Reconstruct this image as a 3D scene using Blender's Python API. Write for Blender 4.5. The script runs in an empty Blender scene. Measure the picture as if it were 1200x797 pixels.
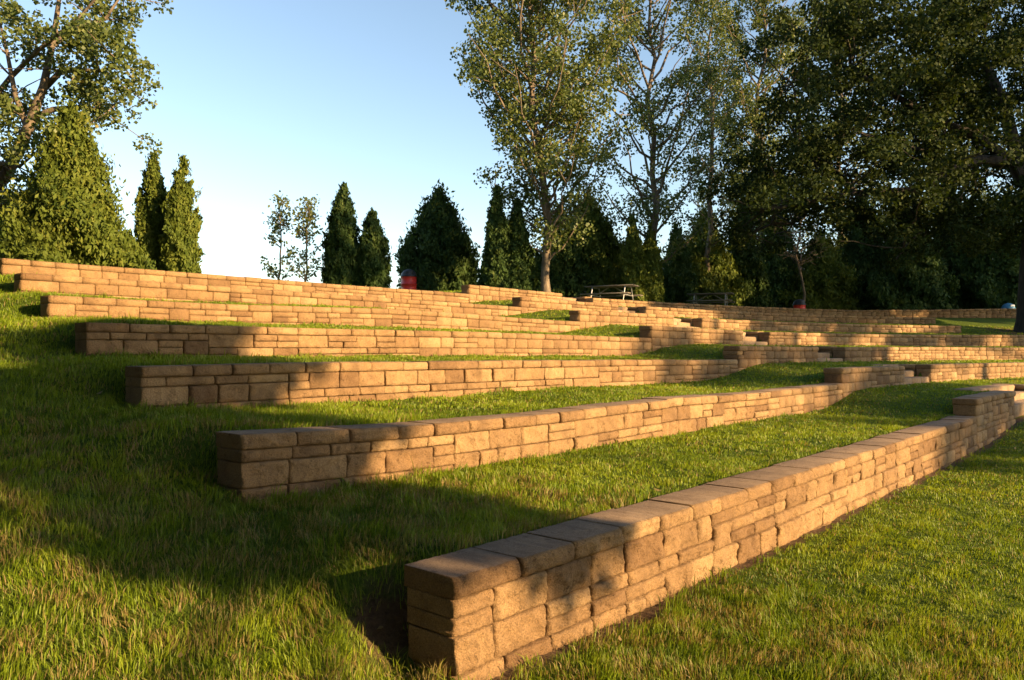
import bpy, math, random
import numpy as np
rng = np.random.default_rng(11)
random.seed(5)
C = bpy.context.scene.collection
SC = bpy.context.scene
EYE = 1.40                      # camera height above the lawn
F = 915.0                       # focal length in photo pixels (1200 wide)
HZ = 413.0
# ------------------------------------------------------------------ helpers
def mesh_np(name, V, Fs, mats, parent=None, smooth=False, mi=None, attrs=None, loc=None):
    """V (n,3) world coordinates, Fs (m,3|4) -> ONE mesh object (origin at loc)."""
    V = np.asarray(V, np.float64).reshape(-1, 3); Fs = np.asarray(Fs, np.int64)
    if parent is not None: V = V - np.array(parent.location)
    elif loc is not None: V = V - np.array(loc)
    me = bpy.data.meshes.new(name)
    k = Fs.shape[1]; m = len(Fs)
    me.vertices.add(len(V)); me.vertices.foreach_set('co', V.astype(np.float32).ravel())
    me.loops.add(m*k); me.loops.foreach_set('vertex_index', Fs.astype(np.int32).ravel())
    me.polygons.add(m); me.polygons.foreach_set('loop_start', np.arange(0, m*k, k, dtype=np.int32))
    if not isinstance(mats, (list, tuple)): mats = [mats]
    for q in mats: me.materials.append(q)
    if mi is not None: me.polygons.foreach_set('material_index', np.asarray(mi, np.int32))
    me.update(calc_edges=True)
    if smooth: me.polygons.foreach_set('use_smooth', np.ones(m, bool))
    for a, v in (attrs or {}).items():
        at = me.attributes.new(a, 'FLOAT', 'POINT'); at.data.foreach_set('value', np.asarray(v, np.float32))
    o = bpy.data.objects.new(name, me); C.objects.link(o)
    if parent is not None: o.parent = parent
    elif loc is not None: o.location = loc
    return o
def tag(o, label, cat, group=None):
    o['label'] = label; o['category'] = cat
    if group: o['group'] = group
    return o
def thing(name, label, cat, loc, group=None):
    o = bpy.data.objects.new(name, None); C.objects.link(o); o.location = loc
    o.empty_display_size = .2
    return tag(o, label, cat, group)
class MB:
    """collects quads of several shapes into one mesh"""
    def __init__(s): s.V = []; s.F = []; s.n = 0
    def add(s, V, Fq):
        V = np.asarray(V, float); s.V.append(V); s.F.append(np.asarray(Fq, int)+s.n); s.n += len(V)
    def box(s, c, size, R=None, bev=.006):
        hx, hy, hz = [q/2 for q in size]; b = min(bev, hx*.4, hy*.4, hz*.4)
        P = []; 
        for zz, ins in ((-hz, b), (-hz+b, 0), (hz-b, 0), (hz, b)):
            x, y = hx-ins, hy-ins; d = b
            P += [(-x+d,-y,zz),(x-d,-y,zz),(x,-y+d,zz),(x,y-d,zz),(x-d,y,zz),(-x+d,y,zz),(-x,y-d,zz),(-x,-y+d,zz)]
        P = np.array(P); Fq = []
        for r in range(3):
            for i in range(8):
                j = (i+1) % 8; Fq.append((r*8+i, r*8+j, r*8+8+j, r*8+8+i))
        for o_, fl in ((0, 1), (24, 0)):
            q = [(o_+0,o_+1,o_+2,o_+7),(o_+7,o_+2,o_+3,o_+6),(o_+6,o_+3,o_+4,o_+5)]
            Fq += [tuple(reversed(t)) if fl else t for t in q]
        if R is not None: P = P @ np.array(R).T
        s.add(P+np.array(c), Fq)
    def lathe(s, prof, c=(0,0,0), n=24):
        a = np.linspace(0, 2*np.pi, n, endpoint=False)
        P = []; Fq = []
        for r, z in prof: P.append(np.stack([r*np.cos(a), r*np.sin(a), np.full(n, z)], 1))
        for i in range(len(prof)-1):
            for j in range(n):
                k = (j+1) % n; Fq.append((i*n+j, i*n+k, i*n+n+k, i*n+n+j))
        s.add(np.concatenate(P)+np.array(c), Fq)
    def tube(s, pts, rad, n=8):
        pts = np.asarray(pts, float); m = len(pts); rad = np.broadcast_to(np.asarray(rad, float), (m,))
        T = np.gradient(pts, axis=0); T /= np.linalg.norm(T, axis=1)[:, None]+1e-9
        ref = np.array([.3, .2, 1.]) if abs(T[0][2]) < .8 else np.array([1., .2, .1])
        a = np.linspace(0, 2*np.pi, n, endpoint=False); P = []; Fq = []
        for i in range(m):
            u = np.cross(T[i], ref); u /= np.linalg.norm(u)+1e-9; v = np.cross(T[i], u); ref = -np.cross(T[i], u) if False else ref
            P.append(pts[i]+rad[i]*(np.cos(a)[:, None]*u+np.sin(a)[:, None]*v))
        for i in range(m-1):
            for j in range(n):
                k = (j+1) % n; Fq.append((i*n+j, i*n+n+j, i*n+n+k, i*n+k))
        s.add(np.concatenate(P), Fq)
    def build(s, name, mat, parent=None, smooth=False, loc=None):
        return mesh_np(name, np.concatenate(s.V), np.concatenate(s.F), mat, parent, smooth, loc=loc)
def sst(a, b, x):
    t = np.clip((x-a)/(b-a), 0, 1); return t*t*(3-2*t)
_ph = rng.uniform(0, 6.28, (40, 3))
def vnoise(x, y, sc, seed=0):
    """cheap smooth 2-D noise in -1..1"""
    r = np.random.default_rng(100+seed); out = 0
    for i in range(7):
        a = r.uniform(0, 6.28); f = r.uniform(.6, 1.7)/sc; p = r.uniform(0, 6.28)
        out = out+np.sin((x*np.cos(a)+y*np.sin(a))*f*6.28+p+1.3*np.sin((x*np.sin(a)-y*np.cos(a))*f*3.1+p*2))
    return out/3.2
# ------------------------------------------------------------------ materials
def mat(name):
    m = bpy.data.materials.new(name); m.use_nodes = True
    nt = m.node_tree; return m, nt, nt.nodes['Principled BSDF']
def nd(nt, t, **kw):
    n = nt.nodes.new(t)
    for k, v in kw.items(): setattr(n, k, v)
    return n
def ramp(nt, fac, stops):
    r = nd(nt, 'ShaderNodeValToRGB'); e = r.color_ramp.elements
    while len(e) < len(stops): e.new(.5)
    for q, (p, c) in zip(e, stops): q.position = p; q.color = (*c, 1)
    nt.links.new(fac, r.inputs[0]); return r.outputs[0]
def noise(nt, scale, detail=4, rough=.6, vec=None):
    n = nd(nt, 'ShaderNodeTexNoise'); n.inputs['Scale'].default_value = scale
    n.inputs['Detail'].default_value = detail; n.inputs['Roughness'].default_value = rough
    if vec is None:
        vec = nd(nt, 'ShaderNodeTexCoord').outputs['Object']
    nt.links.new(vec, n.inputs['Vector']); return n.outputs['Fac']
def mixc(nt, fac, a, b, mode='MIX'):
    m = nd(nt, 'ShaderNodeMix', data_type='RGBA', blend_type=mode)
    if isinstance(fac, float): m.inputs[0].default_value = fac
    else: nt.links.new(fac, m.inputs[0])
    for i, q in ((6, a), (7, b)):
        if isinstance(q, tuple): m.inputs[i].default_value = (*q, 1)
        else: nt.links.new(q, m.inputs[i])
    return m.outputs[2]
def bump(nt, b, h, dist, strength=1.0, prev=None):
    n = nd(nt, 'ShaderNodeBump'); n.inputs['Distance'].default_value = dist; n.inputs['Strength'].default_value = strength
    nt.links.new(h, n.inputs['Height'])
    if prev is not None: nt.links.new(prev, n.inputs['Normal'])
    nt.links.new(n.outputs[0], b.inputs['Normal']); return n.outputs[0]
def simple(name, col, rough=.6, metal=0, var=.25, scale=6, bd=0, bscale=30):
    m, nt, b = mat(name)
    f = noise(nt, scale)
    c = ramp(nt, f, [(.3, tuple(q*(1-var) for q in col)), (.7, tuple(min(1, q*(1+var)) for q in col))])
    nt.links.new(c, b.inputs['Base Color']); b.inputs['Roughness'].default_value = rough; b.inputs['Metallic'].default_value = metal
    if bd: bump(nt, b, noise(nt, bscale), bd)
    return m
def stone(name, cols, grain, bd):
    m, nt, b = mat(name)
    a = nd(nt, 'ShaderNodeAttribute', attribute_name='tint')
    base = ramp(nt, a.outputs['Fac'], cols)
    n1 = noise(nt, 160, 3, .8); n2 = noise(nt, 5, 4, .65); n3 = noise(nt, 45, 4, .7)
    c = mixc(nt, 1.0, base, ramp(nt, n1, [(.30, (.48, .46, .45)), (.5, (1, 1, 1)), (.68, (1.35, 1.3, 1.22))]), 'MULTIPLY')
    c = mixc(nt, 1.0, c, ramp(nt, n2, [(.3, (.72, .70, .70)), (.55, (1, 1, 1)), (.75, (1.12, 1.1, 1.02))]), 'MULTIPLY')
    c = mixc(nt, 1.0, c, ramp(nt, noise(nt, 17, 5, .75), [(.33, (.55, .53, .50)), (.43, (1, 1, 1)), (.72, (1, 1, 1)), (.8, (1.22, 1.2, 1.12))]), 'MULTIPLY')
    nt.links.new(c, b.inputs['Base Color']); b.inputs['Roughness'].default_value = .92
    b.inputs['Specular IOR Level'].default_value = .25
    p = bump(nt, b, n3, bd, 1.0)
    bump(nt, b, n1, grain, 1.0, p)
    return m
M = {}
M['block'] = stone('split_face_block', [(0, (.195, .116, .058)), (.3, (.255, .158, .079)), (.7, (.295, .187, .093)), (1, (.35, .23, .118))], .005, .02)
M['captop'] = stone('cap_top', [(0, (.18, .128, .09)), (1, (.24, .172, .118))], .003, .004)
M['step'] = stone('step_block', [(0, (.25, .17, .105)), (1, (.34, .235, .14))], .003, .01)
def leafmat(name, stops, trans=.35, rough=.5):
    m, nt, b = mat(name)
    a = nd(nt, 'ShaderNodeAttribute', attribute_name='tint')
    c = ramp(nt, a.outputs['Fac'], stops)
    nt.links.new(c, b.inputs['Base Color']); b.inputs['Roughness'].default_value = rough
    b.inputs['Specular IOR Level'].default_value = .35 if rough < .6 else .12
    tr = nd(nt, 'ShaderNodeBsdfTranslucent')
    nt.links.new(mixc(nt, 1.0, c, (1.25, 1.15, .5), 'MULTIPLY'), tr.inputs['Color'])
    mx = nd(nt, 'ShaderNodeMixShader'); mx.inputs[0].default_value = trans
    nt.links.new(b.outputs[0], mx.inputs[1]); nt.links.new(tr.outputs[0], mx.inputs[2])
    nt.links.new(mx.outputs[0], nt.nodes['Material Output'].inputs[0])
    return m
M['poplar'] = leafmat('poplar_leaf', [(0, (.05, .08, .02)), (.5, (.105, .14, .035)), (.9, (.16, .18, .05)), (1, (.23, .20, .06))])
M['cedar'] = leafmat('cedar_spray', [(0, (.05, .08, .014)), (.6, (.11, .145, .024)), (1, (.18, .195, .038))], .3, .6)
M['shaded_cedar'] = leafmat('shaded_cedar_spray', [(0, (.028, .056, .017)), (.6, (.055, .095, .025)), (1, (.10, .13, .034))], .28, .65)  # darker copy of the cedar leaf, with shade put into its colour
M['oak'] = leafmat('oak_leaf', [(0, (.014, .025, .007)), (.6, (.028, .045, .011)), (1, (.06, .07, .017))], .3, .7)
M['sapling'] = leafmat('sapling_leaf', [(0, (.09, .12, .05)), (1, (.19, .22, .09))], .5)
M['grass'] = leafmat('grass_blade', [(0, (.06, .105, .006)), (.45, (.16, .235, .011)), (.78, (.26, .32, .018)), (.86, (.20, .17, .05)), (1, (.32, .23, .095))], .42, .5)
def barkmat(name, a, b_, sc=9):
    m, nt, b = mat(name)
    tc = nd(nt, 'ShaderNodeTexCoord'); mp = nd(nt, 'ShaderNodeMapping'); mp.inputs['Scale'].default_value = (1, 1, .25)
    nt.links.new(tc.outputs['Object'], mp.inputs[0])
    f = noise(nt, sc, 5, .7, mp.outputs[0])
    nt.links.new(ramp(nt, f, [(.35, a), (.65, b_)]), b.inputs['Base Color']); b.inputs['Roughness'].default_value = .9
    bump(nt, b, f, .03); return m
M['bark_pale'] = barkmat('pale_poplar_bark', (.075, .058, .04), (.22, .17, .12))
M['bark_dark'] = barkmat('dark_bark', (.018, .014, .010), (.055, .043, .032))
M['bark_brown'] = barkmat('brown_bark', (.10, .07, .045), (.22, .165, .11))
def groundmat():
    m, nt, b = mat('turf_soil')
    tc = nd(nt, 'ShaderNodeTexCoord').outputs['Object']
    n1 = noise(nt, 1.1, 4, .6, tc); n2 = noise(nt, 30, 5, .75, tc); n3 = noise(nt, 7, 4, .6, tc)
    g = ramp(nt, n2, [(.3, (.03, .055, .008)), (.5, (.075, .115, .012)), (.7, (.13, .16, .024))])
    g = mixc(nt, 1.0, g, ramp(nt, n1, [(.3, (.75, .85, .8)), (.7, (1.15, 1.05, 1.0))]), 'MULTIPLY')
    s = ramp(nt, n2, [(.3, (.055, .035, .02)), (.7, (.15, .095, .055))])
    at = nd(nt, 'ShaderNodeAttribute', attribute_name='soil')
    ad = nd(nt, 'ShaderNodeMath', operation='ADD'); nt.links.new(at.outputs['Fac'], ad.inputs[0])
    mm = nd(nt, 'ShaderNodeMath', operation='MULTIPLY_ADD'); mm.inputs[1].default_value = .7; mm.inputs[2].default_value = -.42
    nt.links.new(n3, mm.inputs[0]); nt.links.new(mm.outputs[0], ad.inputs[1])
    f = ramp(nt, ad.outputs[0], [(.3, (0, 0, 0)), (.55, (1, 1, 1))])
    nt.links.new(mixc(nt, f, g, s), b.inputs['Base Color']); b.inputs['Roughness'].default_value = .95
    b.inputs['Specular IOR Level'].default_value = .1
    bump(nt, b, n2, .03); return m
M['ground'] = groundmat()
# ------------------------------------------------------------------ plan of the bowl
# wall lines are parallel curves of one base line: straight on the left, an arc of ~19 m on the right
DR, DZ, Z1, RAISE = 1.9573, .3966, EYE-.9, .246
SS = np.arange(-70, 78, .125)
KAP = np.interp(SS, [-6, 2, 8, 14, 20, 28, 40], [-.0066, -.0024, .0021, .0308, .0513, .0545, .0545])
KAP[SS < -6] = 0
TH = np.concatenate([[0], np.cumsum((KAP[1:]+KAP[:-1])/2*.125)]); i0 = int(np.argmin(abs(SS))); TH += .716-TH[i0]
BX = np.concatenate([[0], np.cumsum(np.sin((TH[1:]+TH[:-1])/2)*.125)]); BX += 1.2464-BX[i0]
BY = np.concatenate([[0], np.cumsum(np.cos((TH[1:]+TH[:-1])/2)*.125)]); BY += 4.8133-BY[i0]
def so2xy(s, o):
    th = np.interp(s, SS, TH); x = np.interp(s, SS, BX); y = np.interp(s, SS, BY)
    return x-np.cos(th)*o, y+np.sin(th)*o
def xy2so(x, y):
    x = np.asarray(x, float).ravel(); y = np.asarray(y, float).ravel(); so = np.empty_like(x); oo = np.empty_like(x)
    K = np.where(SS < 46)[0][::4]
    for a in range(0, len(x), 20000):
        X = x[a:a+20000]; Y = y[a:a+20000]
        d = (X[:, None]-BX[K][None])**2+(Y[:, None]-BY[K][None])**2
        i = K[np.argmin(d, 1)]
        dx = X-BX[i]; dy = Y-BY[i]; t = dx*np.sin(TH[i])+dy*np.cos(TH[i]); o = -dx*np.cos(TH[i])+dy*np.sin(TH[i])
        so[a:a+20000] = SS[i]+t/np.maximum(.3, 1+KAP[i]*o); oo[a:a+20000] = o
    return so, oo
A0 = [-2.24, -2.06, -1.80, -1.48, -1.16, -.86, -.52]
B0 = [8.07, 8.53, 8.93, 9.20, 9.44, 9.72, 9.92]
B1 = [11.12, 11.90, 12.54, 12.85, 12.91, 13.10, 13.03]
C0 = [14.20, 13.46, 13.82, 13.98, 14.00, 14.11, 14.08]
C1 = [29.5, 30, 30, 30, 23.59, 24.2, 28.3]
ZC = {2: ([-2, -.7, .9, 3.2, 5.3, 8.5], [.022, -.016, -.023, .01, -.016, 0]), 3: ([-2, 0, 4.9, 7.8, 12.5, 18], [0, .012, .004, -.02, -.025, .005]),
      4: ([-1.5, 2.8, 4.3, 8, 14, 19, 24], [0, .016, .02, .006, -.02, .002, .05]), 5: ([-1.2, 1.2, 2.8, 4.2, 5.7, 7.5, 9.2, 13, 14, 24], [-.02, -.02, .012, .04, .034, 0, -.01, .03, -.015, .01]),
      7: ([-1, 1, 3.5, 6, 9, 13, 14.1, 20, 22.8, 25.4, 27.8], [-.012, -.01, 0, 0, .03, 0, -.055, -.03, -.04, .05, .14])}
def zc(k, s):
    return np.interp(s, *ZC[k]) if k in ZC else np.zeros_like(np.asarray(s, float))
RISE = [.06, .07, .08, .14, .16, .12, 0]
TOP = [Z1+i*DZ for i in range(7)]
def ground_z(x, y, so=None):
    s, o = so if so is not None else xy2so(x, y)
    x = np.asarray(x, float).ravel(); y = np.asarray(y, float).ravel()
    lawn = .03+.22*sst(7.8, 12.5, s+.3*np.clip(o, -3, 0))*sst(-7, -.5, o)-.01*np.clip(-o-2, 0, 12)
    z = lawn.copy()
    slope_l = np.maximum(lawn, np.minimum(EYE-1.25+.2026*o, EYE+1.45+.045*np.clip(o-12.5, 0, 13)))
    z = np.where(o < 0, np.where(s < A0[0], np.maximum(slope_l, lawn), lawn), z)
    for k in range(1, 8):
        o0 = (k-1)*DR; i = k-1
        t = np.clip((o-o0)/DR, 0, 1 if k < 7 else 3)
        rz = RAISE*sst(B0[i]-.6, B0[i]+1.9, s+.3*np.minimum(t, 1))
        if k == 7: zt = TOP[6]-.03+rz*(1-.6*np.clip((o-o0)/12, 0, 1))+.045*np.clip(o-o0, 0, 14)*(1-.8*sst(13.5, 17, s))
        else: zt = TOP[i]-.035+rz+RISE[i]*t
        zt = zt+zc(k, s)
        if k < 7 and k >= 2: pass
        low_i = TOP[i]-DZ-.035+RISE[max(i-1, 0)]+RAISE*sst(B0[i-1]-.6, B0[i-1]+1.9, s+.3) if k > 1 else lawn
        low_i = low_i+(zc(k-1, s) if k > 1 else 0)
        ais = (s > B1[i]-.02) & (s < C0[i]+.02)
        up = np.where(ais, sst(.98, 1.06, o-o0), np.clip((o-o0-.08)/.16, 0, 1))
        zt = low_i*(1-up)+zt*up
        # left of the wall's end: natural slope
        a_next = A0[min(i+1, 6)]; aL = A0[i]+(a_next-A0[i])*np.clip(t, 0, 1)
        wd = sst(.12, .55, t); wl = sst(aL-.03-.8*wd, aL+.40-.25*wd, s)
        zt = slope_l*(1-wl)+zt*wl
        if k in (5, 6, 4):
            lo = TOP[3]+RAISE; hi = TOP[5]+RAISE+.12
            sl = lo+(hi-lo)*np.clip((o-3.35*DR)/(2.65*DR), 0, 1)
            e = C1[k-1] if k > 4 else 23.6
            wr = sst(e-.05, e+.7, s)*(1 if k > 4 else sst(.3, .5, t))
            zt = zt*(1-wr)+sl*wr
        if k == 7:
            wr = sst(28.2, 29.5, s); zt = zt*(1-wr)+wr*(TOP[5]+RAISE+.12+.06*np.clip(o-o0, 0, 6))
        if k == 7: zt = zt-.5*sst(22, 26, s)*sst(.6, 2.5, o-o0)
        z = np.where(o >= o0, zt, z)
    near = np.exp(-(x*x+y*y)/900.)
    z = z+near*(.014*vnoise(x, y, 1.4, 1)+.006*vnoise(x, y, .35, 2))
    # washed-out hollow at the foot of the front wall's end
    z = z-.12*np.exp(-(((x+.46)/.2)**2+((y-3.25)/.25)**2))
    return z
def at(px, py_or_none, D):
    return (px-600)/F*D, D
def gz(x, y): return float(ground_z(np.array([x]), np.array([y]))[0])
# ------------------------------------------------------------------ terrain
def axis(lo, hi, step, far):
    a = list(np.arange(lo, hi+1e-6, step)); d = step
    while a[-1] < far: d *= 1.28; a.append(a[-1]+d)
    d = step
    while a[0] > -far: d *= 1.28; a.insert(0, a[0]-d)
    return np.array(a)
gx = axis(-11, 22, .105, 900); gy = axis(1.8, 36, .105, 900)
GX, GY = np.meshgrid(gx, gy); P = np.stack([GX.ravel(), GY.ravel()], 1)
gs, go = xy2so(P[:, 0], P[:, 1])
gzv = ground_z(P[:, 0], P[:, 1], (gs, go))
soil = np.zeros(len(P))
soil = np.maximum(soil, .75*sst(-.20, -.02, go)*(go < .1)*(gs > A0[0]-.2))
for k in range(2, 8):
    o0 = (k-1)*DR; soil = np.maximum(soil, .35*np.exp(-((go-o0)/.10)**2)*(gs > A0[k-1]))
soil = np.maximum(soil, .8*np.exp(-(((P[:, 0]+.56)/.2)**2+((P[:, 1]-3.42)/.24)**2)))
for (sx, sy, r) in ((-1.5, 3.0, .05), (-4.3, 6.0, .3)):
    soil = np.maximum(soil, .8*np.exp(-((P[:, 0]-sx)**2+(P[:, 1]-sy)**2)/r**2))
soil = np.maximum(soil, .7*np.exp(-((P[:, 0]-18.6)**2+(P[:, 1]-28.3)**2)/2.0**2))
nx, ny = len(gx), len(gy)
ii = (np.arange(ny-1)[:, None]*nx+np.arange(nx-1)[None]).ravel()
ground = mesh_np('ground', np.column_stack([P, gzv]), np.stack([ii, ii+1, ii+nx+1, ii+nx], 1), M['ground'], smooth=True, attrs={'soil': soil})
ground['kind'] = 'structure'
# ------------------------------------------------------------------ walls
class Wall:
    """block layout along one offset curve; coordinates: ell = length along the front face, q = forward of it, z"""
    def __init__(s, o0, s0, s1, k=0):
        s.o0 = o0; s.k = k
        g = np.linspace(s0, s1, 400); fac = 1+np.interp(g, SS, KAP)*o0
        s.ell = np.concatenate([[0], np.cumsum((fac[1:]+fac[:-1])/2*np.diff(g))]); s.g = g; s.L = s.ell[-1]
    def world(s, ell, q, z):
        ss = np.interp(ell, s.ell, s.g)+np.where(ell < 0, ell, 0)+np.where(ell > s.L, ell-s.L, 0)
        x, y = so2xy(ss, s.o0-q); return np.stack([x, y, z+zc(s.k, ss)], -1)
class Line:
    """straight return wall running from a point in a direction"""
    def __init__(s, p, d, L): s.p = np.array(p, float); s.d = np.array(d, float)/np.linalg.norm(d); s.n = np.array([s.d[1], -s.d[0]]); s.L = L; s.k = 0
    def world(s, ell, q, z):
        P = s.p[None]+np.outer(ell.ravel(), s.d)+np.outer(np.broadcast_to(q, ell.shape).ravel(), s.n)
        return np.column_stack([P, np.broadcast_to(z, ell.shape).ravel()]).reshape(*ell.shape, 3)
def grid1(L, r, n):
    if n <= 1: return np.array([0, r, L-r, L])
    return np.concatenate([[0, r*.35, r], np.linspace(r, L-r, n+1)[1:-1], [L-r, L-r*.35, L]])
def block(w, out, l0, l1, z0, z1, q0, depth, fine, cap=False, tint=.5, rough=.0075):
    L = l1-l0; H = z1-z0; r = .015 if not cap else .021
    u = grid1(L, r, max(2, int(L/fine)) if fine else 1); v = grid1(H, r, max(2, int(H/fine)) if fine else 1)
    U, Vv = np.meshgrid(u, v)
    eu = np.minimum(U, L-U); ev = np.minimum(Vv, H-Vv)
    rr = 1.0*r
    fall = np.clip(1-eu/rr, 0, 1)**2+np.clip(1-ev/rr, 0, 1)**2
    q = q0-fall*r*.95
    if fine:
        a = rng.uniform(0, 6.28, 8); f1 = rng.uniform(12, 40, 8)
        n = sum(np.sin(U*f1[i]*np.cos(a[i])*1.6+Vv*f1[i]*np.sin(a[i])*1.6+a[(i+3) % 8]*3) for i in range(8))/3.
        n = n+rng.normal(0, .55, U.shape)
        n *= np.clip(np.minimum(eu, ev)/rr+.35, 0, 1)
        q = q+n*rough
        jit = np.clip(1-np.minimum(eu, ev)/rr, 0, 1)*rough*.5
        U = U+rng.normal(0, 1, U.shape)*jit*.5*(eu > 0); Vv = Vv+rng.normal(0, 1, U.shape)*jit*.5*(ev > 0)*(0 if cap else 1)
        # chipped corners / uneven outline
        for e in (0, -1):
            U[:, e] += (1 if e == 0 else -1)*np.abs(rng.normal(0, .0022, U.shape[0]))
            Vv[e, :] += (1 if e == 0 else -1)*np.abs(rng.normal(0, .0016, U.shape[1]))
    q = q+(U/L-.5)*rng.normal(0, .005)+(Vv/H-.5)*rng.normal(0, .005)
    nv, nu = U.shape
    Pf = w.world(l0+U, q, z0+Vv).reshape(-1, 3)
    idx = np.arange(nv*nu).reshape(nv, nu)
    ring = np.concatenate([idx[0, :-1], idx[:-1, -1], idx[-1, ::-1][:-1], idx[::-1, 0][:-1]])
    Ub = np.clip(U.ravel()[ring], 0, L); Vb = Vv.ravel()[ring]
    Pb = w.world(l0+Ub, np.full(len(ring), q0-depth), z0+Vb)
    Fq = np.stack([idx[:-1, :-1], idx[:-1, 1:], idx[1:, 1:], idx[1:, :-1]], -1).reshape(-1, 4)
    nr = len(ring); rb = nv*nu+np.arange(nr); rn = np.roll(np.arange(nr), -1)
    Fr = np.stack([ring[np.arange(nr)], nv*nu+np.arange(nr), nv*nu+rn, ring[rn]], 1)
    mi = np.concatenate([np.zeros(len(Fq), int), np.zeros(nr, int)])
    if cap:
        t0 = (nu-1)+(nv-1); mi[len(Fq)+t0:len(Fq)+t0+nu-1] = 1
    out.append((np.concatenate([Pf, Pb]), np.concatenate([Fq, Fr]), mi, np.full(nv*nu+nr, tint)))
def emit(name, out, parent, mats):
    V = []; Fq = []; mi = []; ti = []; n = 0
    for a, b, c, d in out: V.append(a); Fq.append(b+n); mi.append(c); ti.append(d); n += len(a)
    if not V: return None
    return mesh_np(name, np.concatenate(V), np.concatenate(Fq), mats, parent, mi=np.concatenate(mi), attrs={'tint': np.concatenate(ti)})
UH = .0763
def ashlar(w, out, l0, l1, ztop, rows, finef, cut0=None):
    """random ashlar of 3 in and 6 in stones, filled from the top row down"""
    g = .0022; e = l0; last = None
    while e < l1-.01:
        P = rng.uniform(.9, 2.0)
        if l1-(e+P) < .5: P = l1-e
        opts = [[1, 2, 2], [2, 1, 2], [2, 2, 1], [2, 2, 1]]; lay = opts[rng.integers(0, 4)]
        if lay == last: lay = opts[rng.integers(0, 3)]
        last = lay; lay = list(lay); 
        while sum(lay) < rows: lay.append(min(2, rows-sum(lay)))
        r = 0
        for h in lay:
            n = max(1, round(P/rng.uniform(.29, .37))); cuts = np.concatenate([[0], np.cumsum(rng.choice([.7, 1, 1, 1.3], n)+rng.uniform(-.06, .06, n))]); cuts = cuts/cuts[-1]*P+e
            for a, b in zip(cuts[:-1], cuts[1:]):
                sub = [(0, h)] if h == 1 or rng.random() > .15 else [(0, 1), (1, 2)]
                for u0, u1 in sub:
                    zt = ztop-(r+u0)*UH; zb = ztop-(r+u1)*UH; m_ = [a, b]
                    if len(sub) == 2 and b-a > .4 and rng.random() < .6: m_ = [a, a+(b-a)*rng.uniform(.4, .6), b]
                    for c, d in zip(m_[:-1], m_[1:]):
                        block(w, out, c+g, d-g, zb+g*.8, zt-g*.3, rng.normal(0, .0045)+.0035*(r+u0), .29, finef((c+d)/2), tint=float(np.clip(rng.normal(.5, .3), 0, 1)))
            r += h
        e += P
def capline(w, out, l0, l1, ztop, finef, depth=.305, over=.014):
    e = l0
    while e < l1-.01:
        L = rng.uniform(.34, .42)
        if l1-(e+L) < .2: L = l1-e
        block(w, out, e+.003, e+L-.003, ztop-.092, ztop+rng.normal(0, .0028), over+rng.normal(0, .007), depth+over, finef(e+L/2), cap=True, tint=float(np.clip(rng.normal(.5, .25), 0, 1)), rough=.006)
        e += L
ORD = ['lowest', 'second', 'third', 'fourth', 'fifth', 'sixth', 'topmost seventh']
WL = ['long block wall nearest the camera, lowest tier, with wide cap stones on top',
      'second block wall up from the front lawn, its left end half in shadow',
      'third block wall up, left end dark brown, just below eye level',
      'fourth block wall up on the left, first stones in sharp dark shadow',
      'fifth block wall up, sunlit to its left end, left of the steps',
      'sixth block wall up, starting just under the top wall at far left',
      'topmost sunlit block wall below the trees, left of the steps']
WR = ['lowest block wall right of the steps, only its dark end at the picture edge',
      'block wall right of the steps, second tier, seen tallest of them',
      'block wall right of the steps, third tier, level with the eye',
      'block wall right of the steps, fourth tier, sunlit at its left end',
      'fifth tier block wall right of the steps, ending by the grass bank',
      'sixth tier block wall in shade right of the steps, shorter, with bright sun spots',
      'long shaded top wall curving under the dark trees behind the oak']
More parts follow.
